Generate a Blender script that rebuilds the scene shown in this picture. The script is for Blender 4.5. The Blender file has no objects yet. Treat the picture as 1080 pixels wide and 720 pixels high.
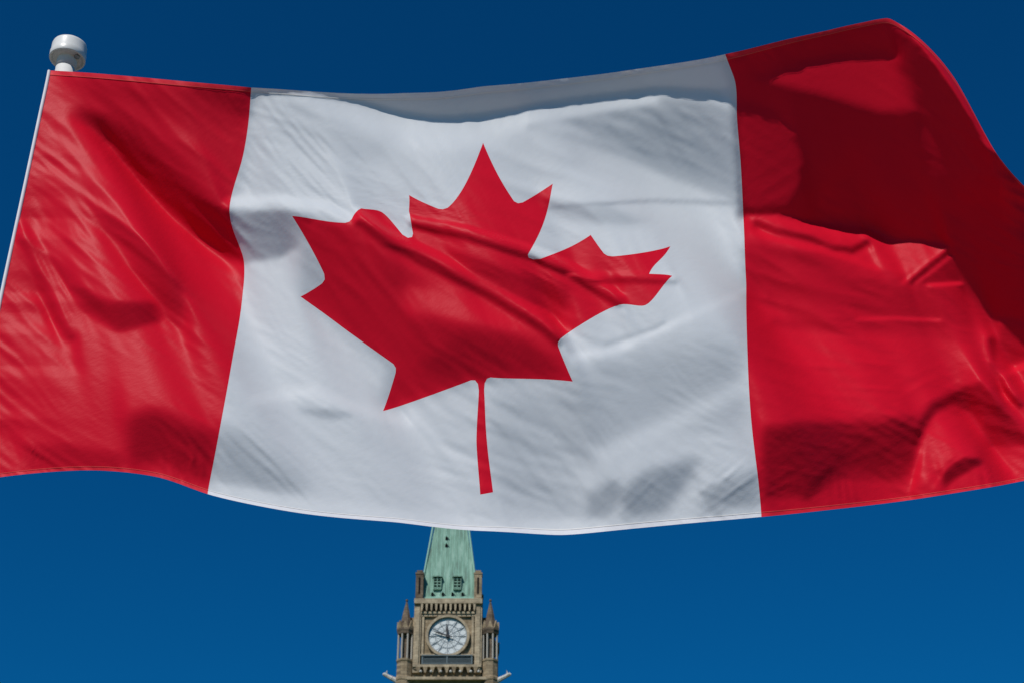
import bpy, bmesh, math, random
import numpy as np
from mathutils import Vector, Matrix
from mathutils.geometry import delaunay_2d_cdt
R = math.radians
random.seed(7); rng = np.random.default_rng(11)
scene = bpy.context.scene

# ------------------------------------------------------------------ camera
PITCH, F = R(30.8), 1600.0            # focal length in pixels of a 1080 wide picture
CAM = np.array((0.0, 0.0, 1.6))
cam = bpy.data.objects.new('camera', bpy.data.cameras.new('camera'))
scene.collection.objects.link(cam); scene.camera = cam
cam.location = CAM; cam.rotation_euler = (R(90) + PITCH, 0, 0)
cam.data.sensor_width = 36; cam.data.lens = 36 * F / 1080
cam.data.dof.use_dof = True; cam.data.dof.focus_distance = 5.7; cam.data.dof.aperture_fstop = 11
cam.data.clip_start = 0.1; cam.data.clip_end = 30000

# ------------------------------------------------------------------ sky and sun
SUN_EL, SUN_AZ = R(47), R(25)          # azimuth: how far the sun stands to the left behind the camera
sdir = np.array((-math.sin(SUN_AZ) * math.cos(SUN_EL), -math.cos(SUN_AZ) * math.cos(SUN_EL), math.sin(SUN_EL)))
world = bpy.data.worlds.new('World'); scene.world = world; world.use_nodes = True
nt = world.node_tree; bg = nt.nodes['Background']
sky = nt.nodes.new('ShaderNodeTexSky'); sky.sky_type = 'NISHITA'; sky.sun_disc = False
sky.sun_elevation = SUN_EL; sky.sun_rotation = math.atan2(sdir[0], sdir[1])
sky.altitude = 0; sky.air_density = 1.0; sky.dust_density = 0.2; sky.ozone_density = 4.0
tint = nt.nodes.new('ShaderNodeMix'); tint.data_type = 'RGBA'; tint.blend_type = 'MULTIPLY'
tint.inputs[0].default_value = 1.0; tint.inputs[7].default_value = (0.015, 0.49, 0.86, 1)   # deep polarised blue
nt.links.new(sky.outputs[0], tint.inputs[6]); nt.links.new(tint.outputs[2], bg.inputs[0])
bg.inputs[1].default_value = 0.07
sun = bpy.data.objects.new('sun', bpy.data.lights.new('sun', 'SUN')); scene.collection.objects.link(sun)
sun.data.energy = 3.6; sun.data.angle = R(0.5); sun.data.color = (1.0, 0.96, 0.9)
sun.rotation_euler = Vector(sdir).to_track_quat('Z', 'Y').to_euler(); sun.location = (-20, -40, 60)
vs = scene.view_settings
scene.display_settings.display_device = 'sRGB'
vs.view_transform = 'Standard'; vs.look = 'None'; vs.exposure = 0; vs.gamma = 1; vs.use_curve_mapping = False

# ------------------------------------------------------------------ helpers
def link(o, parent=None):
    scene.collection.objects.link(o)
    if parent: o.parent = parent
    return o
def thing(name, label, cat, loc=(0, 0, 0), group=None):
    o = bpy.data.objects.new(name, None); o.empty_display_size = 0.3
    o.location = loc; o['label'] = label; o['category'] = cat
    if group: o['group'] = group
    return link(o)
def finish(name, bm, mat, parent=None, smooth=False, org=(0, 0, 0)):
    bmesh.ops.recalc_face_normals(bm, faces=bm.faces)
    me = bpy.data.meshes.new(name); bm.to_mesh(me); bm.free()
    me.materials.append(mat)
    if smooth:
        me.polygons.foreach_set('use_smooth', [True] * len(me.polygons))
    o = bpy.data.objects.new(name, me); o.location = org
    return link(o, parent)
def box(bm, x0, x1, y0, y1, z0, z1):
    v = [bm.verts.new(p) for p in ((x0,y0,z0),(x1,y0,z0),(x1,y1,z0),(x0,y1,z0),(x0,y0,z1),(x1,y0,z1),(x1,y1,z1),(x0,y1,z1))]
    for f in ((0,3,2,1),(4,5,6,7),(0,1,5,4),(1,2,6,5),(2,3,7,6),(3,0,4,7)): bm.faces.new([v[i] for i in f])
def lathe(bm, prof, n, c=(0, 0), rot=0.0):
    """prof: list of (radius, z); n sides about a vertical axis through c"""
    rings = []
    for r, z in prof:
        rings.append([bm.verts.new((c[0] + r * math.cos(rot + 2*math.pi*k/n), c[1] + r * math.sin(rot + 2*math.pi*k/n), z)) for k in range(n)])
    for a, b in zip(rings, rings[1:]):
        for k in range(n): bm.faces.new((a[k], a[(k+1) % n], b[(k+1) % n], b[k]))
    bm.faces.new(rings[0][::-1]); bm.faces.new(rings[-1])
def bar(bm, p, q, r, n=6, r2=None):
    p, q = Vector(p), Vector(q); d = (q - p).normalized()
    a = d.orthogonal().normalized(); b = d.cross(a); r2 = r if r2 is None else r2
    A = [bm.verts.new(p + r*(a*math.cos(2*math.pi*k/n) + b*math.sin(2*math.pi*k/n))) for k in range(n)]
    B = [bm.verts.new(q + r2*(a*math.cos(2*math.pi*k/n) + b*math.sin(2*math.pi*k/n))) for k in range(n)]
    for k in range(n): bm.faces.new((A[k], A[(k+1) % n], B[(k+1) % n], B[k]))
    bm.faces.new(A[::-1]); bm.faces.new(B)
def prism(bm, pts, y0, y1):
    """extrude an (x,z) outline from y0 to y1"""
    A = [bm.verts.new((x, y0, z)) for x, z in pts]; B = [bm.verts.new((x, y1, z)) for x, z in pts]
    n = len(pts)
    bm.faces.new(A); bm.faces.new(B[::-1])
    for k in range(n): bm.faces.new((A[k], B[k], B[(k+1) % n], A[(k+1) % n]))

def mat(name, col, rough=0.6, spec=0.3, metal=0.0):
    m = bpy.data.materials.new(name); m.use_nodes = True
    b = m.node_tree.nodes['Principled BSDF']
    b.inputs['Base Color'].default_value = (*col, 1); b.inputs['Roughness'].default_value = rough
    b.inputs['Specular IOR Level'].default_value = spec; b.inputs['Metallic'].default_value = metal
    return m
def noisy(m, c1, c2, scale, detail=6, c3=None, bump=0.0, stretch=(1, 1, 1), lo=0.35, hi=0.65):
    t = m.node_tree; b = t.nodes['Principled BSDF']
    tc = t.nodes.new('ShaderNodeTexCoord'); mp = t.nodes.new('ShaderNodeMapping'); mp.inputs['Scale'].default_value = stretch
    n = t.nodes.new('ShaderNodeTexNoise'); n.inputs['Scale'].default_value = scale; n.inputs['Detail'].default_value = detail
    n.inputs['Roughness'].default_value = 0.65
    r = t.nodes.new('ShaderNodeValToRGB'); e = r.color_ramp.elements
    e[0].position = lo; e[0].color = (*c1, 1); e[1].position = hi; e[1].color = (*c2, 1)
    if c3:
        k = e.new((lo + hi) / 2); k.color = (*c3, 1)
    L = t.links.new
    L(tc.outputs['Object'], mp.inputs[0]); L(mp.outputs[0], n.inputs['Vector']); L(n.outputs['Fac'], r.inputs[0])
    L(r.outputs[0], b.inputs['Base Color'])
    if bump:
        bp = t.nodes.new('ShaderNodeBump'); bp.inputs['Strength'].default_value = bump; bp.inputs['Distance'].default_value = 0.02
        L(n.outputs['Fac'], bp.inputs['Height']); L(bp.outputs[0], b.inputs['Normal'])
    return m, r, mp

# ------------------------------------------------------------------ ground
gm = mat('lawn', (0.06, 0.1, 0.03), 0.9, 0.1)
noisy(gm, (0.045, 0.08, 0.022), (0.085, 0.12, 0.04), 0.6, 8, bump=0.4)
bm = bmesh.new()
lathe(bm, [(9000, -0.4), (9000, 0.0)], 96)
g = finish('ground', bm, gm); g['kind'] = 'structure'

pm = mat('bounce_paving', (0.36, 0.35, 0.33), 0.85, 0.2)  # unseen paving, added to bounce sunlight up onto the flag's shaded cloth
noisy(pm, (0.15, 0.145, 0.135), (0.25, 0.24, 0.23), 1.5, 8)
bm = bmesh.new(); lathe(bm, [(16, 0.004), (16, 0.008)], 64)
p = finish('bounce_plaza', bm, pm); p['kind'] = 'structure'

# ------------------------------------------------------------------ clock tower
TX, TY = -8.15, 184.0
tower = thing('clock_tower', 'gothic stone clock tower with steep green copper roof standing behind the flag', 'clock tower', (TX, TY, 0))

def stone_mat(name, a, b, mortar):
    m = mat(name, a, 0.9, 0.15)
    t = m.node_tree; L = t.links.new; bs = t.nodes['Principled BSDF']
    tc = t.nodes.new('ShaderNodeTexCoord'); sep = t.nodes.new('ShaderNodeSeparateXYZ'); cmb = t.nodes.new('ShaderNodeCombineXYZ')
    ad = t.nodes.new('ShaderNodeMath'); ad.operation = 'ADD'
    L(tc.outputs['Object'], sep.inputs[0]); L(sep.outputs[0], ad.inputs[0]); L(sep.outputs[1], ad.inputs[1])
    L(ad.outputs[0], cmb.inputs[0]); L(sep.outputs[2], cmb.inputs[1])
    br = t.nodes.new('ShaderNodeTexBrick'); br.inputs['Scale'].default_value = 1.0
    br.inputs['Brick Width'].default_value = 0.85; br.inputs['Row Height'].default_value = 0.36; br.inputs['Mortar Size'].default_value = 0.018
    br.inputs['Color1'].default_value = (*a, 1); br.inputs['Color2'].default_value = (*b, 1); br.inputs['Mortar'].default_value = (*mortar, 1)
    L(cmb.outputs[0], br.inputs[0])
    n = t.nodes.new('ShaderNodeTexNoise'); n.inputs['Scale'].default_value = 0.9; n.inputs['Detail'].default_value = 8; n.inputs['Roughness'].default_value = 0.7
    L(tc.outputs['Object'], n.inputs['Vector'])
    rp = t.nodes.new('ShaderNodeMapRange'); rp.inputs[1].default_value = 0.3; rp.inputs[2].default_value = 0.7; rp.inputs[3].default_value = 0.55; rp.inputs[4].default_value = 1.25
    L(n.outputs['Fac'], rp.inputs[0])
    mx = t.nodes.new('ShaderNodeVectorMath'); mx.operation = 'SCALE'
    L(br.outputs['Color'], mx.inputs[0]); L(rp.outputs[0], mx.inputs['Scale']); L(mx.outputs[0], bs.inputs['Base Color'])
    bp = t.nodes.new('ShaderNodeBump'); bp.inputs['Distance'].default_value = 0.05; bp.inputs['Strength'].default_value = 0.5
    L(n.outputs['Fac'], bp.inputs['Height']); L(bp.outputs[0], bs.inputs['Normal'])
    return m
STONE = stone_mat('sandstone', (0.37, 0.295, 0.195), (0.26, 0.20, 0.125), (0.18, 0.14, 0.10))
TRIM = stone_mat('dressed_sandstone', (0.47, 0.39, 0.27), (0.40, 0.32, 0.22), (0.28, 0.23, 0.16))
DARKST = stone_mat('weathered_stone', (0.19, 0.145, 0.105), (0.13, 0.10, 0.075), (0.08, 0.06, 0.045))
COPPER = mat('copper_patina', (0.16, 0.36, 0.27), 0.75, 0.2)
noisy(COPPER, (0.13, 0.20, 0.165), (0.30, 0.47, 0.385), 1.0, 9, c3=(0.185, 0.335, 0.26), stretch=(2.2, 2.2, 0.16), lo=0.33, hi=0.66)
COPPER2 = mat('copper_seam', (0.27, 0.48, 0.39), 0.7, 0.2)
DIAL = mat('dial_glass', (0.66, 0.70, 0.70), 0.35, 0.5)
IRON = mat('cast_iron', (0.02, 0.022, 0.026), 0.5, 0.4)
LEADG = mat('lead_louvre', (0.11, 0.145, 0.16), 0.7, 0.2)
VOID = mat('dark_opening', (0.012, 0.012, 0.014), 0.9, 0.1)
PALE = mat('pale_limestone', (0.55, 0.53, 0.48), 0.8, 0.2)
noisy(PALE, (0.38, 0.36, 0.32), (0.66, 0.64, 0.6), 2.0)

# coordinates local to the tower: x right, y away from the camera, z up; front face y = 0
HW = 4.3
bm = bmesh.new()
box(bm, -5.15, 5.15, 0.35, 10.0, 0, 62.4)
box(bm, -HW, HW, 0.42, 8.6, 62.4, 72.9)
box(bm, -5.2, -HW, 1.6, 7.4, 62.4, 71.0); box(bm, HW, 5.2, 1.6, 7.4, 62.4, 71.0)
shaft = finish('shaft', bm, STONE, tower)
# pilasters and frame around the clock
for s_ in (-1, 1):
    bm = bmesh.new()
    x0, x1 = sorted((s_ * 3.42, s_ * 4.32)); box(bm, x0, x1, 0.0, 0.42, 63.2, 72.2)
    x0, x1 = sorted((s_ * 3.6, s_ * 4.1)); box(bm, x0, x1, -0.16, 0.0, 63.6, 71.8)
    finish('pilaster', bm, TRIM, tower)
    bm = bmesh.new()
    x0, x1 = sorted((s_ * 3.02, s_ * 3.3)); box(bm, x0, x1, 0.16, 0.42, 65.5, 70.95)
    finish('panel_frame', bm, TRIM, tower)
bm = bmesh.new(); box(bm, -3.42, 3.42, 0.12, 0.42, 70.62, 70.9); finish('string_course', bm, TRIM, tower)
bm = bmesh.new(); box(bm, -3.42, 3.42, 0.05, 0.42, 65.42, 65.62); finish('string_course', bm, TRIM, tower)
# corbel table below the eaves: little arches with flat dark plates standing in for shade between brackets
bm = bmesh.new()
box(bm, -4.35, 4.35, -0.38, 0.0, 72.2, 72.86)
for k in range(12):
    x = -3.35 + k * 0.609
    prism(bm, [(x - .15, 72.2), (x + .15, 72.2), (x + .12, 71.5), (x + .05, 71.2), (x - .05, 71.2), (x - .12, 71.5)], -0.34, 0.42)
box(bm, -3.42, 3.42, -0.02, 0.42, 70.95, 71.22)
finish('corbel_table', bm, TRIM, tower)
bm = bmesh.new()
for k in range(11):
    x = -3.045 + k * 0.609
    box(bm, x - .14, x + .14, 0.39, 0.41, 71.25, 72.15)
finish('arcade_shade_plate', bm, DARKST, tower)
# dial
dial = None
def disc(bm, r0, r1, y0, y1, cz=68.0, n=72):
    P = []
    for r, y in ((r0, y0), (r1, y0), (r1, y1), (r0, y1)):
        P.append([bm.verts.new((r * math.sin(2*math.pi*k/n), y, cz + r * math.cos(2*math.pi*k/n))) for k in range(n)])
    for a, b in ((0,1),(1,2),(2,3),(3,0)):
        for k in range(n): bm.faces.new((P[a][k], P[a][(k+1) % n], P[b][(k+1) % n], P[b][k]))
bm = bmesh.new(); disc(bm, 2.46, 2.78, -0.12, 0.42); finish('clock_surround', bm, TRIM, tower)
bm = bmesh.new(); disc(bm, 0.02, 2.46, 0.2, 0.4); dial = finish('clock_face', bm, DIAL, tower)
bm = bmesh.new()
disc(bm, 2.34, 2.46, 0.10, 0.2); disc(bm, 1.50, 1.58, 0.16, 0.2); disc(bm, 0.72, 0.78, 0.16, 0.2)
for k in range(12):
    a = 2 * math.pi * k / 12; s, c = math.sin(a), math.cos(a)
    bar(bm, (0.15*s, 0.17, 68 + 0.15*c), (1.5*s, 0.17, 68 + 1.5*c), 0.022, 5)
    bar(bm, (1.52*s, 0.15, 68 + 1.52*c), (2.36*s, 0.15, 68 + 2.36*c), 0.055, 4)
    a2 = a + math.pi/12
    for da in (-0.17, 0.17):                       # curved tracery leaving a rounded pale lobe between the hour bars
        pts = [(1.56, a2), (1.72, a2 + da*0.9), (2.05, a2 + da*1.15), (2.34, a2 + da*0.55)]
        for (r1_, t1), (r2_, t2) in zip(pts, pts[1:]):
            bar(bm, (r1_*math.sin(t1), 0.17, 68 + r1_*math.cos(t1)), (r2_*math.sin(t2), 0.17, 68 + r2_*math.cos(t2)), 0.016, 4)
for k in range(24):
    a = 2*math.pi*(k + .5)/24
    for sgn in (-1, 1):
        b = a + sgn*0.5
        bar(bm, (0.75*math.sin(a), 0.18, 68 + 0.75*math.cos(a)), (1.52*math.sin(b), 0.18, 68 + 1.52*math.cos(b)), 0.010, 4)
finish('dial_tracery', bm, mat('grey_tracery', (0.27, 0.30, 0.32), 0.5, 0.3), dial)
def hand(ang, length, w, tail, y):
    bm = bmesh.new(); a = R(ang); ux, uz = math.sin(a), math.cos(a); px, pz = uz, -ux
    o = [(-w*.5, -tail), (w*.5, -tail), (w*.55, 0), (w, length*.45), (w*.35, length*.75), (0, length), (-w*.35, length*.75), (-w, length*.45), (-w*.55, 0)]
    prism(bm, [(q*px + l*ux, 68 + q*pz + l*uz) for q, l in o], y - .05, y)
    finish('clock_hand', bm, IRON, dial)
hand(354, 1.72, 0.17, 0.45, 0.02); hand(287.5, 2.25, 0.12, 0.6, -0.06)
bm = bmesh.new(); disc(bm, 0.01, 0.24, -0.14, 0.2); finish('hub', bm, IRON, dial)
# louvred band under the clock, corbels and pale heads
bm = bmesh.new()
box(bm, -3.2, 3.2, -0.25, 0.42, 64.2, 64.32); box(bm, -3.2, 3.2, -0.25, 0.42, 65.26, 65.4)
for k in range(5): box(bm, -3.2, 3.2, -0.12 , 0.3, 64.42 + .17*k, 64.50 + .17*k)
for k in (0, 4, 8): box(bm, -3.2 + .775*k, -3.2 + .775*k + .2, -0.2, 0.35, 64.32, 65.26)
finish('louvre_band', bm, LEADG, tower)
bm = bmesh.new(); box(bm, -5.2, 5.2, -0.35, 0.35, 62.2, 62.55); box(bm, -4.3, 4.3, -0.3, 0.42, 63.85, 64.15)
finish('gallery_cornice', bm, TRIM, tower)
bm = bmesh.new()
for k in range(9):
    x = -3.6 + k * 0.9
    prism(bm, [(x - .3, 63.85), (x + .3, 63.85), (x + .1, 63.1), (x - .1, 63.1)], -0.3, 0.42)
finish('gallery_corbel', bm, STONE, tower)
for x in (-3.25, -1.95, -.75, .5, 1.7, 3.0, 4.0):
    bm = bmesh.new(); bmesh.ops.create_icosphere(bm, subdivisions=1, radius=0.2, matrix=Matrix.Translation((x, -0.42, 63.2)))
    bar(bm, (x, -0.4, 63.3), (x, 0.3, 63.55), 0.11, 6)
    finish('carved_head', bm, PALE, tower)
# roof
bm = bmesh.new()
prof = [(4.15, 72.88), (3.9, 73.1), (3.70, 73.6), (2.25, 83.2), (1.05, 94.0), (1.0, 94.3)]
CY = 4.3
rings = []
for r, z in prof: rings.append([bm.verts.new((sx*r, CY + sy*r, z)) for sx, sy in ((-1,-1),(1,-1),(1,1),(-1,1))])
for a, b in zip(rings, rings[1:]):
    for k in range(4): bm.faces.new((a[k], a[(k+1) % 4], b[(k+1) % 4], b[k]))
bm.faces.new(rings[0][::-1]); bm.faces.new(rings[-1])
roof = finish('roof', bm, COPPER, tower)
def rw(z): return 3.70 + (z - 73.6) * (2.25 - 3.70) / 9.6
bm = bmesh.new()
for k in range(-5, 6):
    x = k * 0.58
    ztop = 94.0 if abs(x) < 1.0 else 73.6 + (3.7 - abs(x)) / 1.45 * 9.6 - .2
    if abs(x) > 2.9: ztop = min(ztop, 77)
    bar(bm, (x, CY - rw(73.7), 73.7), (x, CY - rw(ztop), ztop), 0.05, 4)
for sx in (-1, 1):
    bar(bm, (sx*3.7, CY - 3.7, 73.6), (sx*1.05, CY - 1.05, 94), 0.13, 6)
box(bm, -3.92, 3.92, CY - 3.94, CY - 3.6, 73.1, 73.28)
finish('roof_rib', bm, COPPER2, roof)
def dormer(cx, z0, z1, w):
    yf = CY - rw(z0) - 0.30
    bm = bmesh.new()
    for s in (-1, 1):
        a, b = sorted((cx + s*w*.5, cx + s*(w*.5 + .1))); box(bm, a, b, yf, CY - rw(z1) + .3, z0, z1)
    box(bm, cx - w*.5 - .22, cx + w*.5 + .22, yf - .14, CY - rw(z1) + .35, z1, z1 + .16)
    box(bm, cx - w*.5 - .1, cx + w*.5 + .1, yf - .05, CY - rw(z0) + .1, z0 - .12, z0)
    d = finish('dormer', bm, COPPER, roof)
    bm = bmesh.new(); box(bm, cx - w*.5, cx + w*.5, yf + .3, yf + .34, z0, z1); finish('louvre', bm, mat('dark_copper', (0.06, 0.10, 0.085), 0.8, 0.2), d)
    bm = bmesh.new()
    for k in range(4): box(bm, cx - w*.5, cx + w*.5, yf + .08, yf + .26, z0 + .12 + k*(z1-z0)/4, z0 + .24 + k*(z1-z0)/4)
    box(bm, cx - .05, cx + .05, yf + .03, yf + .2, z0, z1)
    finish('slat', bm, COPPER, d)
dormer(-1.5, 74.5, 76.1, 0.85); dormer(1.07, 74.5, 76.1, 0.85)
for cx, z in ((-2.1, 73.55), (-.75, 73.55), (.5, 73.55), (1.8, 73.55), (-.5, 81.9), (-.5, 80.8)):
    bm = bmesh.new(); y = CY - rw(z) - .05
    prism(bm, [(cx - .16, z), (cx + .16, z), (cx + .16, z + .28), (cx, z + .5), (cx - .16, z + .28)], y - .06, y + .3)
    l = finish('roof_vent', bm, VOID, roof)
    bm = bmesh.new()
    for s in (-1, 1): bar(bm, (cx + s*.26, y - .22, z + .3), (cx, y - .22, z + .62), .07, 4)
    finish('hood', bm, COPPER2, l)
bm = bmesh.new(); bar(bm, (0, CY, 94.3), (0, CY, 104), 0.12, 8, 0.06); finish('mast', bm, IRON, roof)
# corner piers beside the roof foot
for sx in (-1, 1):
    for yc in (0.45, 8.15):
        bm = bmesh.new()
        x0, x1 = sorted((sx*3.28, sx*4.26))
        box(bm, x0, x1, yc - .55, yc + .55, 72.9, 76.25)
        box(bm, x0 - .07, x1 + .07, yc - .62, yc + .62, 76.25, 76.5); box(bm, x0 + .12, x1 - .12, yc - .43, yc + .43, 76.5, 76.85)
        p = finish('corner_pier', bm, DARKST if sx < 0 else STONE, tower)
        bm = bmesh.new(); box(bm, x0 + .38, x1 - .38, yc - .6, yc - .552, 73.6, 75.8); finish('slit', bm, VOID, p)
# octagonal corner turrets with open lanterns and spirelets
for sx in (-1, 1):
    for yc in (0.75, 8.3):
        cx = sx * 5.38
        bm = bmesh.new()
        lathe(bm, [(1.12, 0), (1.12, 62.2), (1.2, 62.3), (1.2, 62.6), (1.02, 62.8), (1.0, 64.6), (1.1, 64.75), (1.1, 65.0)], 8, (cx, yc), R(22.5))
        t = finish('turret', bm, STONE, tower)
        bm = bmesh.new()
        for k in range(8):
            a = R(22.5 + 45*k); bar(bm, (cx + .92*math.cos(a), yc + .92*math.sin(a), 65), (cx + .92*math.cos(a), yc + .92*math.sin(a), 68.35), .12, 6)
        finish('colonnette', bm, mat('worn_limestone', (0.40, 0.375, 0.33), 0.85, 0.15), t)
        bm = bmesh.new(); lathe(bm, [(.52, 65), (.52, 68.4)], 8, (cx, yc), R(22.5)); finish('lantern_core', bm, DARKST, t)
        bm = bmesh.new()
        lathe(bm, [(1.08, 68.3), (1.12, 68.55), (1.2, 68.75), (1.2, 69.0), (.82, 69.2), (.5, 71.0), (.14, 72.6), (.06, 72.9)], 8, (cx, yc), R(22.5))
        bmesh.ops.create_icosphere(bm, subdivisions=1, radius=.2, matrix=Matrix.Translation((cx, yc, 73.0)))
        finish('spirelet', bm, DARKST, t)
        bm = bmesh.new()
        for k in range(8):
            a = R(45*k); rr = 1.02
            c = Vector((cx + rr*math.cos(a), yc + rr*math.sin(a), 69.0)); tx = Vector((-math.sin(a), math.cos(a), 0)); nn = Vector((math.cos(a), math.sin(a), 0))
            A = [bm.verts.new(c + tx*u + Vector((0,0,w)) + nn*d) for d in (-.12, .1) for u, w in ((-.36, 0), (.36, 0), (0, 1.05))]
            bm.faces.new(A[:3]); bm.faces.new(A[3:])
            for i in range(3): bm.faces.new((A[i], A[(i+1) % 3], A[3 + (i+1) % 3], A[3 + i]))
        finish('gablet', bm, STONE, t)
    # gargoyle leaning out sideways below the turret
    bm = bmesh.new()
    pts = [((6.2, 0.5, 62.25), .34), ((6.85, 0.35, 62.55), .30), ((7.4, 0.3, 62.82), .24), ((7.75, 0.28, 63.05), .27), ((8.02, 0.26, 63.02), .13)]
    for (p, r), (q, r2) in zip(pts, pts[1:]): bar(bm, (sx*p[0], p[1], p[2]), (sx*q[0], q[1], q[2]), r, 8, r2)
    for e in (-.13, .13): bar(bm, (sx*7.6, .28 + e, 63.2), (sx*7.45, .28 + e*1.6, 63.5), .08, 5, .02)
    finish('gargoyle', bm, PALE, tower)
# lower shaft: tall pointed belfry lights (below the picture)
for z0, h in ((44, 14), (28, 11), (12, 10)):
    for x in (-2.4, 0, 2.4):
        bm = bmesh.new()
        o = [(x - .75, z0), (x + .75, z0), (x + .75, z0 + h - 1.4), (x + .5, z0 + h - .6), (x, z0 + h), (x - .5, z0 + h - .6), (x - .75, z0 + h - 1.4)]
        prism(bm, o, .33, .36); w = finish('window', bm, VOID, tower)
        bm = bmesh.new()
        for (a, b), (c, d) in zip(o, o[1:] + o[:1]): bar(bm, (a, .3, b), (c, .3, d), .16, 6)
        finish('window_frame', bm, TRIM, w)

# ------------------------------------------------------------------ flag geometry
cP, sP = math.cos(PITCH), math.sin(PITCH)
FW = np.array((0, cP, sP)); RT = np.array((1.0, 0, 0)); UP = np.array((0, -sP, cP))
YF = 4.8                                # the flag hangs in the vertical plane y = YF
PPM = F / (YF / cP)                     # about 286 px per metre

# where points of the (u,v) cloth lie; v = 0 top edge, u = 0 hoist
ctl = []
def L_(X, Y, x, y): ctl.append((0.5 + X/9600.0, 0.5 + Y/4800.0, x, y))      # leaf units
def U_(u, v, x, y): ctl.append((u, v, x, y))
for u, x, y in ((0,53,75),(.06,100,78),(.12,157,83),(.25,265,93),(.33,340,98),(.42,430,99),(.5,510,92),(.58,592,84),(.67,683,72),(.75,765,58),(.80,815,46),(.85,872,33),(.88,912,24),(.893,930,20.5),(.90,938,20),(.906,947,25),(.925,972,43),(.95,1010,88),(.972,1048,158),(1,1092,208)): U_(u,0,x,y)
for u, x, y in ((0,-38,508),(.05,2,502),(.14,100,495),(.20,170,503),(.25,219,520),(.33,316,540),(.42,420,550),(.5,515,559),(.57,592,563),(.66,692,554),(.75,803,544),(.82,880,536),(.90,962,526),(.97,1055,511),(1,1100,503)): U_(u,1,x,y)
for v, x, y in ((.1,44,118),(.25,30,184),(.5,5,300),(.75,-18,410)): U_(0,v,x,y)
for v, x, y in ((.09,262,130),(.18,255,170),(.30,242,222),(.36,247,246),(.43,257,274),(.51,256,310),(.65,247,368),(.82,234,440)): U_(.25,v,x,y)
for v, x, y in ((.05,775,85),(.13,777,120),(.23,781,170),(.40,785,250),(.51,787,300),(.69,789,390),(.81,793,450),(.91,799,500)): U_(.75,v,x,y)
for v, x, y in ((.15,1102,245),(.4,1106,330),(.7,1108,420)): U_(1,v,x,y)
L_(0,-2000,509.5,151); L_(-750,-1510,431.5,206); L_(-380,-1335,467,220); L_(750,-1510,583,194); L_(380,-1335,547,213)
L_(-600,-430,430,247); L_(600,-430,563,271); L_(-1080,-855,381,220); L_(-1225,-595,367,233); L_(-880,-660,403,223); L_(-1800,-685,308,228); L_(-1630,-75,341,294)
L_(-1860,65,317,313); L_(-1390,446,365,348); L_(-910,865,416,388); L_(-1015,1220,404,433); L_(-120,1110,500,405); L_(-64,2030,506.5,521)
L_(64,2030,520,518.5); L_(120,1110,515,403); L_(-54,1600,502.5,465); L_(54,1600,513.5,464.5); L_(1015,1220,604,402); L_(910,865,590,361); L_(1107,690,617,341); L_(1340,484,655,321); L_(1540,318,680,322)
L_(1860,65,709,291); L_(1630,-75,686,288); L_(1800,-685,707,260); L_(1225,-595,642,269); L_(1080,-855,623,248)
ctl = np.array(ctl)
AU = 2.0                                # cloth is twice as long as high
def tps(r2): return np.where(r2 > 1e-12, 0.5 * r2 * np.log(np.maximum(r2, 1e-12)), 0)
S = np.stack((ctl[:,0]*AU, ctl[:,1]), 1); n = len(S)
K = tps(((S[:,None]-S[None])**2).sum(2)) + np.eye(n)*4e-5
Pm = np.concatenate((np.ones((n,1)), S), 1)
A = np.block([[K, Pm], [Pm.T, np.zeros((3,3))]])
W = np.linalg.solve(A, np.concatenate((ctl[:,2:], np.zeros((3,2)))))
def warp(uv):
    out = np.zeros((len(uv), 2)); Q = uv * np.array((AU, 1.0))
    for i in range(0, len(Q), 20000):
        q = Q[i:i+20000]
        k = tps(((q[:,None]-S[None])**2).sum(2))
        out[i:i+20000] = k @ W[:n] + W[n] + q @ W[n+1:]
    return out

# ---- relief of the cloth. Its slopes towards and away from the light are laid out fold by fold
# (facing = cosine between cloth and sun wanted there), then integrated to one smooth height field.
STEP = 2.0; GX = np.arange(-300, 1400, STEP); GY = np.arange(-250, 850, STEP)
XX, YY = np.meshgrid(GX, GY)
def gblur(a, s):
    s = s / STEP
    if s < 0.2: return a
    k = np.arange(-int(4*s)-1, int(4*s)+2); w = np.exp(-.5*(k/s)**2); w /= w.sum()
    a = np.apply_along_axis(lambda r: np.convolve(r, w, 'same'), 1, a)
    return np.apply_along_axis(lambda r: np.convolve(r, w, 'same'), 0, a)
def poly_mask(pts):
    ins = np.zeros(XX.shape, bool)
    for (x1, y1), (x2, y2) in zip(pts, pts[1:] + pts[:1]):
        if y1 == y2: continue
        c = ((YY < y1) != (YY < y2)) & (XX < (x2-x1)*(YY-y1)/(y2-y1) + x1)
        ins ^= c
    return ins.astype(float)
T = np.full(XX.shape, 0.55)
def fill(pts, val, soft, op=1.0):
    global T
    m = gblur(poly_mask(pts), soft*.8) * op
    T = T*(1-m) + val*m
def stroke(pts, w, val, op=1.0):
    """soft line of half width w"""
    global T
    d = np.full(XX.shape, 1e9)
    for (x1, y1), (x2, y2) in zip(pts, pts[1:]):
        dx, dy = x2-x1, y2-y1
        t = np.clip(((XX-x1)*dx + (YY-y1)*dy) / (dx*dx+dy*dy), 0, 1)
        d = np.minimum(d, np.hypot(XX-x1-t*dx, YY-y1-t*dy))
    m = np.exp(-(d/w)**2) * op
    T = T*(1-m) + val*m
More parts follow.
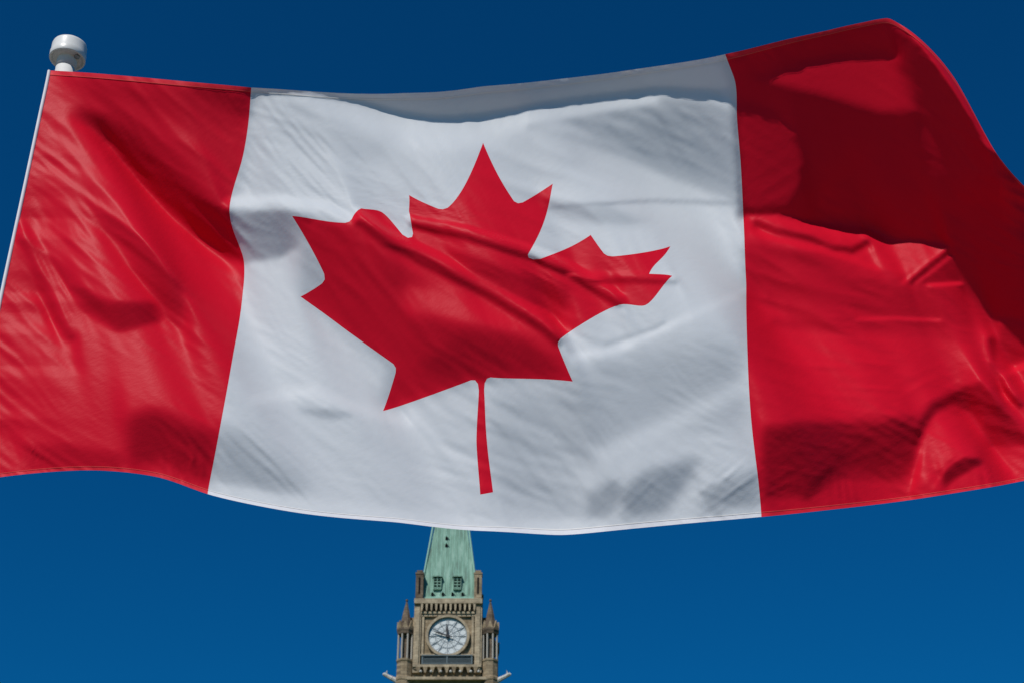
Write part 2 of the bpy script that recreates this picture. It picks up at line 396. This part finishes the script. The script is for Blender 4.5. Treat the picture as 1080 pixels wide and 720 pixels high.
#@PAINT
# hoist panel
fill([(60,78),(262,95),(258,165),(240,225),(150,150),(95,105)], .40, 10)
fill([(110,95),(262,145),(246,215),(210,180),(150,140)], .50, 8, .6)
fill([(195,92),(270,92),(262,128),(232,115)], .22, 6)
fill([(75,112),(100,120),(140,142),(175,175),(215,205),(258,232),(258,275),(235,268),(205,248),(170,215),(140,180),(105,140)], .05, 7)
fill([(180,200),(238,222),(259,240),(259,275),(235,267),(205,245)], -.05, 3)
stroke([(108,130),(150,165),(200,215)], 9, .02, .7)
stroke([(112,160),(140,195),(172,228),(205,258),(245,288)], 7, .66, .8)
stroke([(60,125),(95,140),(112,160)], 5, .66, .6)
fill([(55,140),(110,170),(200,262),(250,300),(250,440),(200,440),(40,400),(20,280)], .62, 14, .8)
fill([(95,225),(135,270),(170,325),(195,345),(190,300),(155,262),(120,232)], .34, 6)
fill([(50,268),(75,300),(115,318),(165,320),(172,338),(125,350),(90,328)], .30, 4)
stroke([(25,250),(38,285),(55,330),(75,355)], 5, .32, .8)
fill([(135,440),(165,432),(230,462),(224,505),(200,500),(170,485),(140,490)], .26, 8)
fill([(25,470),(80,470),(130,480),(128,494),(30,496)], .36, 5, .7)
# white panel
fill([(262,88),(420,91),(520,86),(600,78),(690,64),(768,50),(778,96),(690,93),(600,104),(540,117),(500,123),(460,126),(420,119),(380,108),(330,100),(262,100)], -.17, 3)
fill([(330,92),(768,50),(772,66),(690,78),(600,92),(500,104),(420,106)], -.02, 5, .8)
fill([(500,110),(600,96),(690,78),(775,64),(778,105),(740,94),(690,94),(600,108)], -.17, 4, .7)
fill([(330,110),(420,130),(500,134),(560,125),(600,118),(560,150),(470,160),(360,150)], .70, 7, .8)
fill([(270,105),(330,112),(420,150),(400,170),(300,150)], .48, 10, .8)
fill([(600,124),(690,106),(700,102),(740,104),(780,125),(786,215),(720,190),(660,165),(600,145)], .38, 6)
fill([(655,135),(700,120),(760,120),(782,140),(784,190),(720,180),(670,160)], .27, 12)
stroke([(560,135),(600,128),(650,148),(700,158)], 6, .36, .7)
stroke([(585,122),(640,112),(690,106)], 6, .62, .7)
fill([(520,140),(590,128),(640,160),(600,190),(560,180)], .52, 8)
fill([(600,180),(700,195),(784,230),(784,330),(720,340),(640,250)], .68, 14, .8)
fill([(545,210),(640,215),(690,235),(660,240),(600,232)], .44, 5, .8)
stroke([(560,222),(620,216),(690,212),(780,215)], 2.5, .36, .7)
stroke([(240,214),(290,210),(345,217),(372,232)], 6, .78, .8)
fill([(243,226),(300,222),(330,232),(318,258),(295,272),(257,277)], .16, 3)
fill([(256,282),(310,275),(340,300),(320,320),(400,400),(390,440),(300,400),(240,420)], .58, 12)
fill([(315,432),(345,430),(378,437),(345,442)], .38, 3, .9)
stroke([(270,420),(330,412),(380,430),(430,445)], 8, .70, .7)
fill([(228,452),(262,462),(300,490),(330,515),(300,522),(225,508)], .39, 10)
fill([(222,508),(300,522),(420,538),(560,550),(640,545),(640,565),(560,566),(220,530)], .66, 5, .8)
fill([(520,420),(610,400),(640,380),(700,372),(788,366),(790,440),(720,450),(640,480),(560,500),(520,480)], .42, 14)
stroke([(606,376),(650,368),(700,346),(745,325),(788,306)], 5, .72, .8)
stroke([(640,362),(690,346),(700,340)], 3, .42, .6)
stroke([(640,478),(690,455),(740,430),(788,405)], 14, .58, .8)
fill([(655,520),(680,498),(738,482),(730,500),(700,540),(660,545)], .24, 7)
fill([(740,520),(800,495),(802,530),(745,540)], .27, 7)
fill([(618,520),(650,505),(660,520),(640,545),(620,545)], .33, 6)
fill([(520,490),(600,500),(620,545),(560,540),(530,520)], .40, 10, .8)
# leaf folds
fill([(310,230),(370,240),(430,290),(500,330),(560,360),(590,380),(600,400),(500,400),(405,430),(410,385),(320,312)], .36, 8)
fill([(420,300),(480,305),(540,335),(560,352),(500,345),(430,330)], .62, 8)
fill([(490,350),(560,365),(590,395),(510,395),(440,390)], .22, 9)
stroke([(378,222),(412,244),(466,271),(520,299),(572,331),(594,351)], 4.5, .80, .9)
stroke([(379,236),(408,257),(462,284),(517,313),(571,346),(589,361)], 4.2, .02, .9)
fill([(432,208),(467,222),(510,155),(545,213),(583,196),(565,268),(520,255),(440,235)], .56, 5)
stroke([(433,228),(490,239),(560,260),(603,279),(655,311)], 3.2, .80, .85)
stroke([(435,238),(490,250),(560,272),(603,291),(652,322)], 3.5, .08, .85)
fill([(470,262),(560,292),(600,305),(600,330),(560,320),(500,290)], .34, 5)
stroke([(600,290),(640,288),(690,288),(712,290)], 3.5, .72, .7)
stroke([(620,298),(660,296),(712,298)], 3.5, .30, .7)
# fly panel
fill([(768,52),(935,18),(985,60),(1040,140),(1120,200),(1120,345),(1020,325),(995,262),(960,255),(900,235),(830,230),(780,230)], -.06, 4)
fill([(778,105),(800,112),(830,135),(845,165),(842,200),(830,215),(782,220)], .17, 4)
stroke([(778,112),(812,118),(836,140)], 5, .26, .6)
fill([(796,82),(850,68),(900,60),(945,61),(958,90),(966,120),(925,118),(880,104)], .33, 4.5)
stroke([(850,70),(900,62),(945,63)], 6, .42, .6)
stroke([(850,225),(870,190),(905,165)], 14, -.16, .8)
stroke([(985,205),(1030,190),(1080,200)], 10, -.10, .9)
fill([(922,124),(965,128),(985,150),(995,195),(960,205),(915,195)], -.01, 7)
fill([(1000,235),(1080,225),(1120,240),(1120,340),(1020,325),(996,262)], -.01, 9)
stroke([(1000,215),(1040,205),(1090,215)], 11, -.18, .9)
stroke([(770,70),(850,50),(930,38)], 9, -.12, .8)
fill([(957,34),(975,40),(1004,70),(1030,106),(1048,138),(1062,170),(1040,156),(1022,122),(1000,86),(975,53)], .5, 1.5)
fill([(782,255),(850,268),(950,300),(1012,300),(1056,339),(1040,350),(960,345),(860,330),(786,315)], .42, 8)
fill([(784,226),(819,227),(858,235),(887,240),(917,242),(938,252),(994,255),(1000,262),(975,280),(950,291),(920,281),(893,272),(840,258),(790,248)], .64, 2)
stroke([(798,236),(819,244),(858,253),(878,262),(899,264),(914,256)], 4, .10, .9)
stroke([(850,240),(885,247),(905,252)], 3, .72, .8)
stroke([(800,246),(819,253),(864,263),(902,275),(926,284)], 2.6, .74, .8)
fill([(960,299),(1003,268),(1014,300)], .26, 2)
stroke([(953,298),(975,280),(998,261)], 2.4, .80, .9)
stroke([(962,297),(983,279),(1001,266)], 3, .0, .9)
stroke([(966,299),(985,285),(1003,270)], 2, .72, .8)
stroke([(979,301),(1013,299)], 2.2, .80, .9)
stroke([(905,337),(944,336),(991,338)], 2.4, .76, .8)
stroke([(905,343),(950,342),(1000,344)], 4, .36, .7)
fill([(786,330),(860,345),(940,350),(1040,350),(1056,400),(985,420),(964,438),(880,442),(804,448),(790,440)], .58, 10)
fill([(810,345),(900,350),(960,352),(1030,362),(1020,350),(900,340),(810,335)], .44, 6, .8)
fill([(804,451),(849,445),(908,445),(950,442),(964,440),(968,462),(962,492),(950,508),(893,503),(858,520),(808,532)], .21, 5.5)
fill([(905,455),(950,448),(962,460),(955,485),(920,495),(895,480)], .06, 9, .8)
stroke([(888,480),(872,497),(852,522)], 6, .04, .8)
fill([(808,520),(850,528),(893,508),(950,512),(960,522),(880,534),(808,543)], .46, 5, .8)
fill([(973,448),(985,438),(997,434),(1021,441),(1035,463),(1027,481),(997,489),(979,507),(962,516),(965,492)], .66, 3)
stroke([(964,466),(973,446),(985,429),(1006,419),(1021,411)], 5, .02, .9)
fill([(1004,424),(1032,402),(1056,424),(1074,448),(1090,470),(1044,469),(1035,445),(1022,434)], .20, 3)
fill([(1036,378),(1048,392),(1060,412),(1095,450),(1095,425),(1066,404),(1052,372)], .64, 4)
stroke([(1045,360),(1048,385),(1057,409),(1076,426)], 4, .08, .85)
stroke([(1060,394),(1080,385),(1095,378)], 4, .80, .9)
fill([(1056,340),(1100,345),(1100,372),(1066,385),(1056,365)], .28, 4)
fill([(991,497),(1006,484),(1032,483),(1038,489),(1012,501),(997,513)], .08, 2.5)
stroke([(985,512),(998,492),(1012,482)], 3, .74, .7)
fill([(1000,512),(1045,482),(1095,472),(1095,500),(1010,518)], .58, 4)
stroke([(962,514),(970,490),(974,470)], 3, .76, .7)
#@END
T = np.interp(T, [-.35,-.05,.1,.2,.3,.4,.5,.56,.7,.8], [-.38,-.05,.1,.16,.24,.35,.50,.62,.77,.86])
sc = np.array((sdir @ RT, sdir @ UP, -(sdir @ FW)))      # sun in camera axes (right, up, to the viewer)
R0, PH0 = math.hypot(sc[1], sc[2]), math.atan2(sc[1], sc[2])
def slope(t): return -np.tan(PH0 - np.arccos(np.clip(t/R0, -.9, .95)))
ZB = -sP / cP                                            # slope of a vertical plane seen from below
G = slope(T) - ZB
edge = gblur(((XX > -60) & (XX < 1140) & (YY > 0) & (YY < 590)).astype(float), 60)
G = (G - (G*edge).sum()/edge.sum()) * edge               # keep the flag upright on the whole
ny, nx = XX.shape
kx = 2*np.pi*np.fft.fftfreq(nx, STEP)[None]; ky = 2*np.pi*np.fft.fftfreq(ny, STEP)[:,None]
ks = -ky + kx*(sc[0]/sc[1])                              # up-slope (image y points down) plus the sun's sideways share
KA = -1j*ks/(ks**2 + 0.22*kx**2 + 0.003**2)
H = np.real(np.fft.ifft2(KA*np.fft.fft2(G)))
DIR = FW[None,None] + ((XX-540)/F)[...,None]*RT + ((360-YY)/F)[...,None]*UP
TP = YF/DIR[...,1]
def facing(H):
    P = DIR*(TP - H/PPM)[...,None]
    N = np.cross(np.gradient(P, axis=1), np.gradient(P, axis=0))
    N /= np.linalg.norm(N, axis=2)[...,None]
    return N @ sdir * np.sign((N*-DIR).sum(2))
for it in range(16):                                     # close in on the wanted facing
    res = np.clip((np.clip(T, -.35, .88) - facing(H)), -.5, .5)*edge
    H += np.real(np.fft.ifft2(KA*np.fft.fft2(-0.9*res)))
    if it % 5 == 0: print('facing residual', it, float(np.sqrt((res**2)[edge > .5].mean())))
# fine creases: direction-filtered noise, each set where the photograph has it
def crease(theta, wl, ln, mask, amp):
    th = R(theta); a = kx*math.cos(th) + ky*math.sin(th); b = -kx*math.sin(th) + ky*math.cos(th)
    k0 = 2*np.pi/wl
    flt = np.exp(-((np.abs(b)-k0)/(k0*.75))**2) * np.exp(-(a*ln)**2) * (np.abs(b) > k0*.25)
    s = np.real(np.fft.ifft2(np.fft.fft2(rng.standard_normal(XX.shape))*flt)); s /= s.std()
    env = np.real(np.fft.ifft2(np.fft.fft2(rng.standard_normal(XX.shape))*np.exp(-(kx**2+ky**2)*(2.2*wl)**2/2))); env /= env.std()
    s = np.where(s > 0, s, s*.3) * np.clip(.55 + .75*env, 0, 2.2)
    return s * mask * amp * 1.25
def region(pts, soft): return gblur(poly_mask(pts), soft)
C = np.zeros(XX.shape)
C += crease(38, 14, 30, region([(40,80),(262,95),(250,230),(250,330),(200,360),(60,300)], 25), .42)
C += crease(62, 8, 16, region([(190,140),(250,150),(240,225),(205,210)], 10), .42)
C += crease(58, 8, 16, region([(205,260),(256,285),(250,400),(190,320)], 12), .32)
C += crease(60, 10, 18, region([(10,240),(60,260),(110,360),(60,380)], 14), .34)
C += crease(80, 9, 8, region([(30,470),(215,480),(215,510),(30,490)], 6), .5)
C += crease(48, 10, 26, region([(265,95),(420,110),(460,190),(280,200)], 25), .30)
C += crease(-35, 9, 10, region([(380,98),(765,60),(765,78),(500,108),(380,108)], 5), .16)
C += crease(25, 11, 26, region([(560,130),(780,110),(780,240),(560,230)], 30), .12)
C += crease(60, 10, 20, region([(530,380),(630,390),(640,480),(540,500)], 20), .34)
C += crease(45, 11, 18, region([(230,420),(330,420),(360,520),(230,510)], 22), .26)
C += crease(50, 9, 18, region([(380,330),(480,340),(480,400),(410,420)], 15), .30)
C += crease(28, 9, 22, region([(440,220),(600,240),(600,320),(440,280)], 14), .22)
C += crease(70, 14, 10, region([(600,505),(800,490),(800,545),(600,550)], 12), .14)
C += crease(-40, 12, 8, region([(600,505),(800,490),(800,545),(600,550)], 12), .12)
C += crease(25, 10, 16, region([(790,310),(880,330),(890,420),(790,400)], 18), .34)
C += crease(5, 12, 16, region([(850,360),(980,360),(980,430),(850,430)], 20), .34)
C += crease(75, 10, 8, region([(830,505),(1080,490),(1080,520),(830,535)], 7), .5)
C += crease(30, 12, 18, region([(-60,60),(1120,20),(1120,540),(-60,540)], 20), .10)
C += crease(50, 26, 30, region([(-60,60),(780,20),(780,540),(-60,540)], 20), .25)
C += crease(20, 30, 30, region([(500,60),(1100,20),(1100,540),(500,540)], 20), .2)
def crumple(theta, wl, ln, mask, amp):
    th = R(theta); a = kx*math.cos(th) + ky*math.sin(th); b = -kx*math.sin(th) + ky*math.cos(th)
    k0 = 2*np.pi/wl
    flt = np.exp(-(b/k0)**2) * np.exp(-(a*ln)**2) * (np.hypot(a, b) > k0*.12)
    s = np.real(np.fft.ifft2(np.fft.fft2(rng.standard_normal(XX.shape))*flt)); s /= s.std()
    env = np.real(np.fft.ifft2(np.fft.fft2(rng.standard_normal(XX.shape))*np.exp(-(kx**2+ky**2)*(2.0*wl)**2/2))); env /= env.std()
    return -np.abs(s)*np.clip(.45 + .6*env, 0.05, 2)*mask*amp
HOIST = region([(-60,60),(270,90),(250,540),(-60,540)], 15); MID = region([(255,80),(780,50),(800,570),(230,540)], 15); FLY = region([(775,40),(1100,20),(1100,560),(795,560)], 15)
C += crumple(40, 22, 22, HOIST, .8) + crumple(58, 12, 12, HOIST, .38)
C += crumple(42, 24, 22, MID, .55) + crumple(20, 14, 14, MID, .28) + crumple(62, 10, 12, MID, .2)
C += crease(52, 7, 9, HOIST, .07) + crease(48, 6.5, 9, MID, .055) + crease(65, 8, 10, MID, .04) + crease(12, 7.5, 10, FLY, .07) + crease(40, 7, 9, FLY, .05)
C += crumple(22, 24, 22, FLY, .75) + crumple(50, 14, 12, FLY, .36) + crumple(-30, 18, 14, FLY, .3)
calm = region([(300,104),(420,140),(500,144),(600,128),(700,112),(790,118),(790,60),(600,84),(420,98),(300,98)], 5)
shade = region([(770,60),(960,30),(1060,190),(1060,300),(900,240),(780,225)], 20)
C *= (1 - .97*np.clip(calm*1.3, 0, 1)) * (1 - .6*shade)
H = H + C
# settle the height field on the pole at the hoist
def sample(Z, x, y):
    fx = np.clip((x - GX[0])/STEP, 1, nx-3); fy = np.clip((y - GY[0])/STEP, 1, ny-3)
    ix = fx.astype(int); iy = fy.astype(int); dx = fx-ix; dy = fy-iy
    return (Z[iy,ix]*(1-dx) + Z[iy,ix+1]*dx)*(1-dy) + (Z[iy+1,ix]*(1-dx) + Z[iy+1,ix+1]*dx)*dy
hx = np.linspace(53, -38, 40); hy = np.linspace(75, 508, 40)
hz = sample(H, hx, hy)
pin = np.interp(GY, hy, gblur(np.tile(hz, (40,1)), 3)[20] if False else hz)[:,None]
H = H - pin*np.exp(-(np.maximum(XX - (53 - 91*(YY-75)/433), 0)/80.0)**2)

def to_world(xy, lift=0.0):
    x, y = xy[:,0], xy[:,1]
    d = FW[None] + ((x-540)/F)[:,None]*RT[None] + ((360-y)/F)[:,None]*UP[None]
    t = YF / d[:,1]
    t = t - sample(H, x, y)/PPM - lift
    return CAM[None] + d*t[:,None]

# leaf outline in leaf units, right half mirrored from the left; small rounded inner corners
half = [(-64,2030),(-45,1167),(-60,1110),(-100,1075),(-156,1069),(-1015,1220),(-899,900),(-897,865),(-919,827),(-1860,65),(-1648,-34),(-1616,-65),(-1614,-113),(-1800,-685),(-1258,-570),(-1215,-578),(-1185,-608),(-1080,-855),(-657,-401),(-600,-380),(-556,-405),(-546,-458),(-750,-1510),(-423,-1321),(-375,-1315),(-332,-1348),(0,-2000)]
outl = half + [(-x, y) for x, y in half[-2::-1] if (x, y) not in ((-1648,-34), (-1614,-113))]
pts = []
for (x1, y1), (x2, y2) in zip(outl, outl[1:] + outl[:1]):
    k = max(1, int(math.hypot(x2-x1, y2-y1)/40))
    pts += [(x1 + (x2-x1)*i/k, y1 + (y2-y1)*i/k) for i in range(k)]
leaf = np.array([(0.5 + x/9600, 0.5 + y/4800) for x, y in pts])
NU, NV = 520, 236
uu, vv = np.meshgrid(np.linspace(0,1,NU+1), np.linspace(0,1,NV+1), indexing='ij')
grid = np.stack((uu.ravel(), vv.ravel()), 1)
dmin = np.full(len(grid), 9.0)
near = (np.abs(grid[:,0]-.5) < .21)
gq = grid[near]*np.array((2,1)); lq = leaf*np.array((2,1))
dm = np.full(len(gq), 9.0)
for i in range(0, len(gq), 20000): dm[i:i+20000] = np.sqrt(((gq[i:i+20000,None]-lq[None])**2).sum(2)).min(1)
dmin[near] = dm
grid = grid[dmin > 0.0016]
allp = np.concatenate((leaf, grid)); nl = len(leaf)
res = delaunay_2d_cdt([Vector((p[0]*2, p[1])) for p in allp], [(i, (i+1) % nl) for i in range(nl)], [], 0, 1e-8)
V = np.array([(v[0]/2, v[1]) for v in res[0]]); TRI = np.array([f for f in res[2] if len(f) == 3])
cen = V[TRI].mean(1)
inside = np.zeros(len(cen), bool)
for (x1, y1), (x2, y2) in zip(leaf, np.roll(leaf, -1, 0)):
    if y1 != y2:
        inside ^= ((cen[:,1] < y1) != (cen[:,1] < y2)) & (cen[:,0] < (x2-x1)*(cen[:,1]-y1)/(y2-y1) + x1)
P3 = to_world(warp(V))
# vertex normals of the whole cloth, shared by all its panels so that the seams stay smooth
fn = np.cross(P3[TRI[:,1]]-P3[TRI[:,0]], P3[TRI[:,2]]-P3[TRI[:,0]])
toc = CAM[None] - P3[TRI].mean(1)
flip = (fn*toc).sum(1) < 0
TRI[flip] = TRI[flip][:, ::-1]; fn[flip] *= -1
VN = np.zeros_like(P3)
for k in range(3): np.add.at(VN, TRI[:,k], fn)
VN /= np.maximum(np.linalg.norm(VN, axis=1), 1e-12)[:,None]
print('flag verts', len(V), 'height range m', H[(YY>60)&(YY<540)&(XX>0)&(XX<1080)].min()/PPM, H[(YY>60)&(YY<540)&(XX>0)&(XX<1080)].max()/PPM, 'flipped', int(flip.sum()), len(flip))

def cloth_mat(name, col, trans, rough, spec, tcol=None):
    m = mat(name, col, rough, spec)
    t = m.node_tree; L = t.links.new; b = t.nodes['Principled BSDF']; out = t.nodes['Material Output']
    b.inputs['Sheen Weight'].default_value = 0.0; b.inputs['Sheen Roughness'].default_value = 0.4
    tr = t.nodes.new('ShaderNodeBsdfTranslucent'); tr.inputs[0].default_value = (*(tcol or col), 1)
    mx = t.nodes.new('ShaderNodeMixShader'); mx.inputs[0].default_value = trans
    L(b.outputs[0], mx.inputs[1]); L(tr.outputs[0], mx.inputs[2]); L(mx.outputs[0], out.inputs[0])
    uv = t.nodes.new('ShaderNodeUVMap'); uv.uv_map = 'cloth'
    mp = t.nodes.new('ShaderNodeMapping'); mp.inputs['Scale'].default_value = (2, 1, 1); mp.inputs['Rotation'].default_value = (0, 0, R(35))
    st = t.nodes.new('ShaderNodeMapping'); st.inputs['Scale'].default_value = (0.7, 1, 1)
    n = t.nodes.new('ShaderNodeTexNoise'); n.inputs['Scale'].default_value = 75; n.inputs['Detail'].default_value = 6; n.inputs['Roughness'].default_value = 0.6
    bp = t.nodes.new('ShaderNodeBump'); bp.inputs['Strength'].default_value = 0.22; bp.inputs['Distance'].default_value = 0.004
    L(uv.outputs[0], mp.inputs[0]); L(mp.outputs[0], st.inputs[0]); L(st.outputs[0], n.inputs['Vector']); L(n.outputs['Fac'], bp.inputs['Height'])
    L(bp.outputs[0], b.inputs['Normal']); L(bp.outputs[0], tr.inputs['Normal'])
    return m
RED = cloth_mat('red_nylon', (0.69, 0.007, 0.028), 0.13, 0.42, 0.06, (0.55, 0.004, 0.004))
WHITE = cloth_mat('white_nylon', (0.69, 0.71, 0.735), 0.18, 0.5, 0.15)
HEADING = cloth_mat('heading_canvas', (0.82, 0.79, 0.8), 0.1, 0.8, 0.1)
THREADR = cloth_mat('red_hem_fold', (0.78, 0.02, 0.04), 0.06, 0.5, 0.15)
THREADW = cloth_mat('white_hem_fold', (0.80, 0.79, 0.82), 0.08, 0.5, 0.15)

base = np.array(to_world(np.array([[-38.0, 508.0]]))[0])
flag = thing('flag', 'large red and white flag with a red maple leaf, rippling from the white pole', 'flag', base)
def panel(name, tris, material, parent, lift=0.0, P=None, N=None, UVs=None):
    P = P3 if P is None else P; N = VN if N is None else N; UVs = V if UVs is None else UVs
    used = np.unique(tris); idx = np.full(len(P), -1); idx[used] = np.arange(len(used))
    me = bpy.data.meshes.new(name)
    q = P[used] - base[None]
    me.from_pydata(q.tolist(), [], idx[tris].tolist()); me.update()
    me.polygons.foreach_set('use_smooth', [True]*len(me.polygons))
    ul = me.uv_layers.new(name='cloth'); li = np.zeros(len(me.loops), int); me.loops.foreach_get('vertex_index', li)
    ul.data.foreach_set('uv', UVs[used][li].ravel())
    me.normals_split_custom_set_from_vertices(N[used].tolist())
    me.materials.append(material)
    return link(bpy.data.objects.new(name, me), parent)
hoistp = panel('red_panel', TRI[cen[:,0] < .25], RED, flag)
hoistp['label'] = 'red panel along the pole'
flyp = panel('red_panel', TRI[cen[:,0] > .75], RED, flag)
flyp['label'] = 'red panel at the free end, deep in shade above'
whitep = panel('white_panel', TRI[(cen[:,0] > .25) & (cen[:,0] < .75) & ~inside], WHITE, flag)
panel('maple_leaf', TRI[inside], RED, whitep)

def strip(name, u0, u1, v0, v1, nu, nv, material, lift, parent):
    """a turned-over strip of the cloth, lying a hair in front of it"""
    a, b = np.meshgrid(np.linspace(u0,u1,nu+1), np.linspace(v0,v1,nv+1), indexing='ij')
    uv = np.stack((a.ravel(), b.ravel()), 1)
    w = warp(uv); P = to_world(w, lift)
    e = np.array((1e-3, 0)); f = np.array((0, 1e-3))
    N = np.cross(to_world(warp(uv+e)) - to_world(warp(uv-e)), to_world(warp(uv+f)) - to_world(warp(uv-f)))
    N /= np.linalg.norm(N, axis=1)[:,None]; N[((CAM-P)*N).sum(1) < 0] *= -1
    F4 = []
    for i in range(nu):
        for j in range(nv):
            k = i*(nv+1)+j; F4.append((k, k+1, k+nv+2, k+nv+1))
    F4 = np.array(F4)
    return panel(name, F4, material, parent, 0, P, N, uv)
HM = 0.009
for u0, u1, m_, par in ((0.0, .25, THREADR, hoistp), (.25, .75, THREADW, whitep), (.75, 1.0, THREADR, flyp)):
    for v0, v1 in ((-.001, HM), (1-HM, 1.001)):
        strip('hem', u0, u1, v0, v1, int(500*(u1-u0)), 3, m_, 0.0015, par)
STITCH = mat('pale_red_thread', (0.74, 0.06, 0.06), 0.7, 0.1); STITCHW = mat('white_thread', (0.8, 0.78, 0.76), 0.7, 0.1)
for u0, u1, m_, par in ((0.0, .25, STITCH, hoistp), (.25, .75, STITCHW, whitep), (.75, 1.0, STITCH, flyp)):
    for v_ in (HM, 1-HM):
        strip('stitching', u0, u1, v_ - .0009, v_ + .0009, int(500*(u1-u0)), 1, m_, 0.0026, par)
strip('hem', 1-.008, 1.0005, 0, 1, 3, 200, THREADR, 0.0015, flyp)

# white canvas heading rolled round the pole side of the hoist
bm = bmesh.new(); ring_prev = None
vsamp = np.linspace(0.0, 1.0, 80)
hp = to_world(warp(np.stack((np.zeros(80), vsamp), 1)))
for k in range(80):
    p = hp[k]; r = 0.008
    c = p + np.array((-0.004, 0.004, 0))
    ring = [bm.verts.new(tuple(c - base + r*np.array((1.0*math.cos(a), 1.5*math.sin(a), 0)))) for a in np.linspace(0, 2*np.pi, 9)[:-1]]
    if ring_prev:
        for i in range(8): bm.faces.new((ring_prev[i], ring_prev[(i+1) % 8], ring[(i+1) % 8], ring[i]))
    ring_prev = ring
finish('heading', bm, mat('white_canvas', (0.8, 0.77, 0.79), 0.8, 0.1), flag, True)

# ------------------------------------------------------------------ flagpole
def pix(x, y, Y):
    d = FW + (x-540)/F*RT + (360-y)/F*UP
    return CAM + d*(Y/d[1])
PY = YF + 0.08
top = pix(68.6, 75, PY); PR = 0.040
pole = thing('flagpole', 'white painted flagpole with a drum shaped cap behind the flag\'s hoist', 'flagpole', (top[0], PY, 0))
WPAINT = mat('white_gloss_paint', (0.74, 0.73, 0.69), 0.32, 0.5)
noisy(WPAINT, (0.68, 0.67, 0.63), (0.76, 0.75, 0.72), 9.0, 5)
bm = bmesh.new()
zt = top[2]
lathe(bm, [(.06, 0), (.06, .9), (.052, 1.0), (PR + .004, 3.0), (PR, zt + .02)], 40)
finish('shaft', bm, WPAINT, pole, True)
bm = bmesh.new(); lathe(bm, [(.14, 0), (.14, .03), (.075, .07), (.062, .12)], 40); finish('base_flange', bm, WPAINT, pole, True)
bm = bmesh.new()
CR = 0.0745
c0 = zt + .059
lathe(bm, [(PR + .001, zt + .01), (PR + .001, c0), (PR + .004, c0 + .004), (CR - .012, c0 + .008), (CR - .010, c0 + .002), (CR - .002, c0), (CR, c0 + .004), (CR, c0 + .030), (CR - .002, c0 + .034), (CR - .002, c0 + .070), (CR - .005, c0 + .080), (CR - .014, c0 + .088), (CR*.6, c0 + .097), (.004, c0 + .101)], 56)
cap = finish('cap', bm, WPAINT, pole, True)
bm = bmesh.new(); lathe(bm, [(.011, 0), (.011, .012), (.004, .014)], 16)
for v in bm.verts: v.co = Vector((v.co.x + .046, v.co.y - .020, c0 + .008 - v.co.z))
finish('pulley_stud', bm, mat('grey_metal', (0.35, 0.36, 0.38), 0.4, 0.5, 0.6), pole, True)
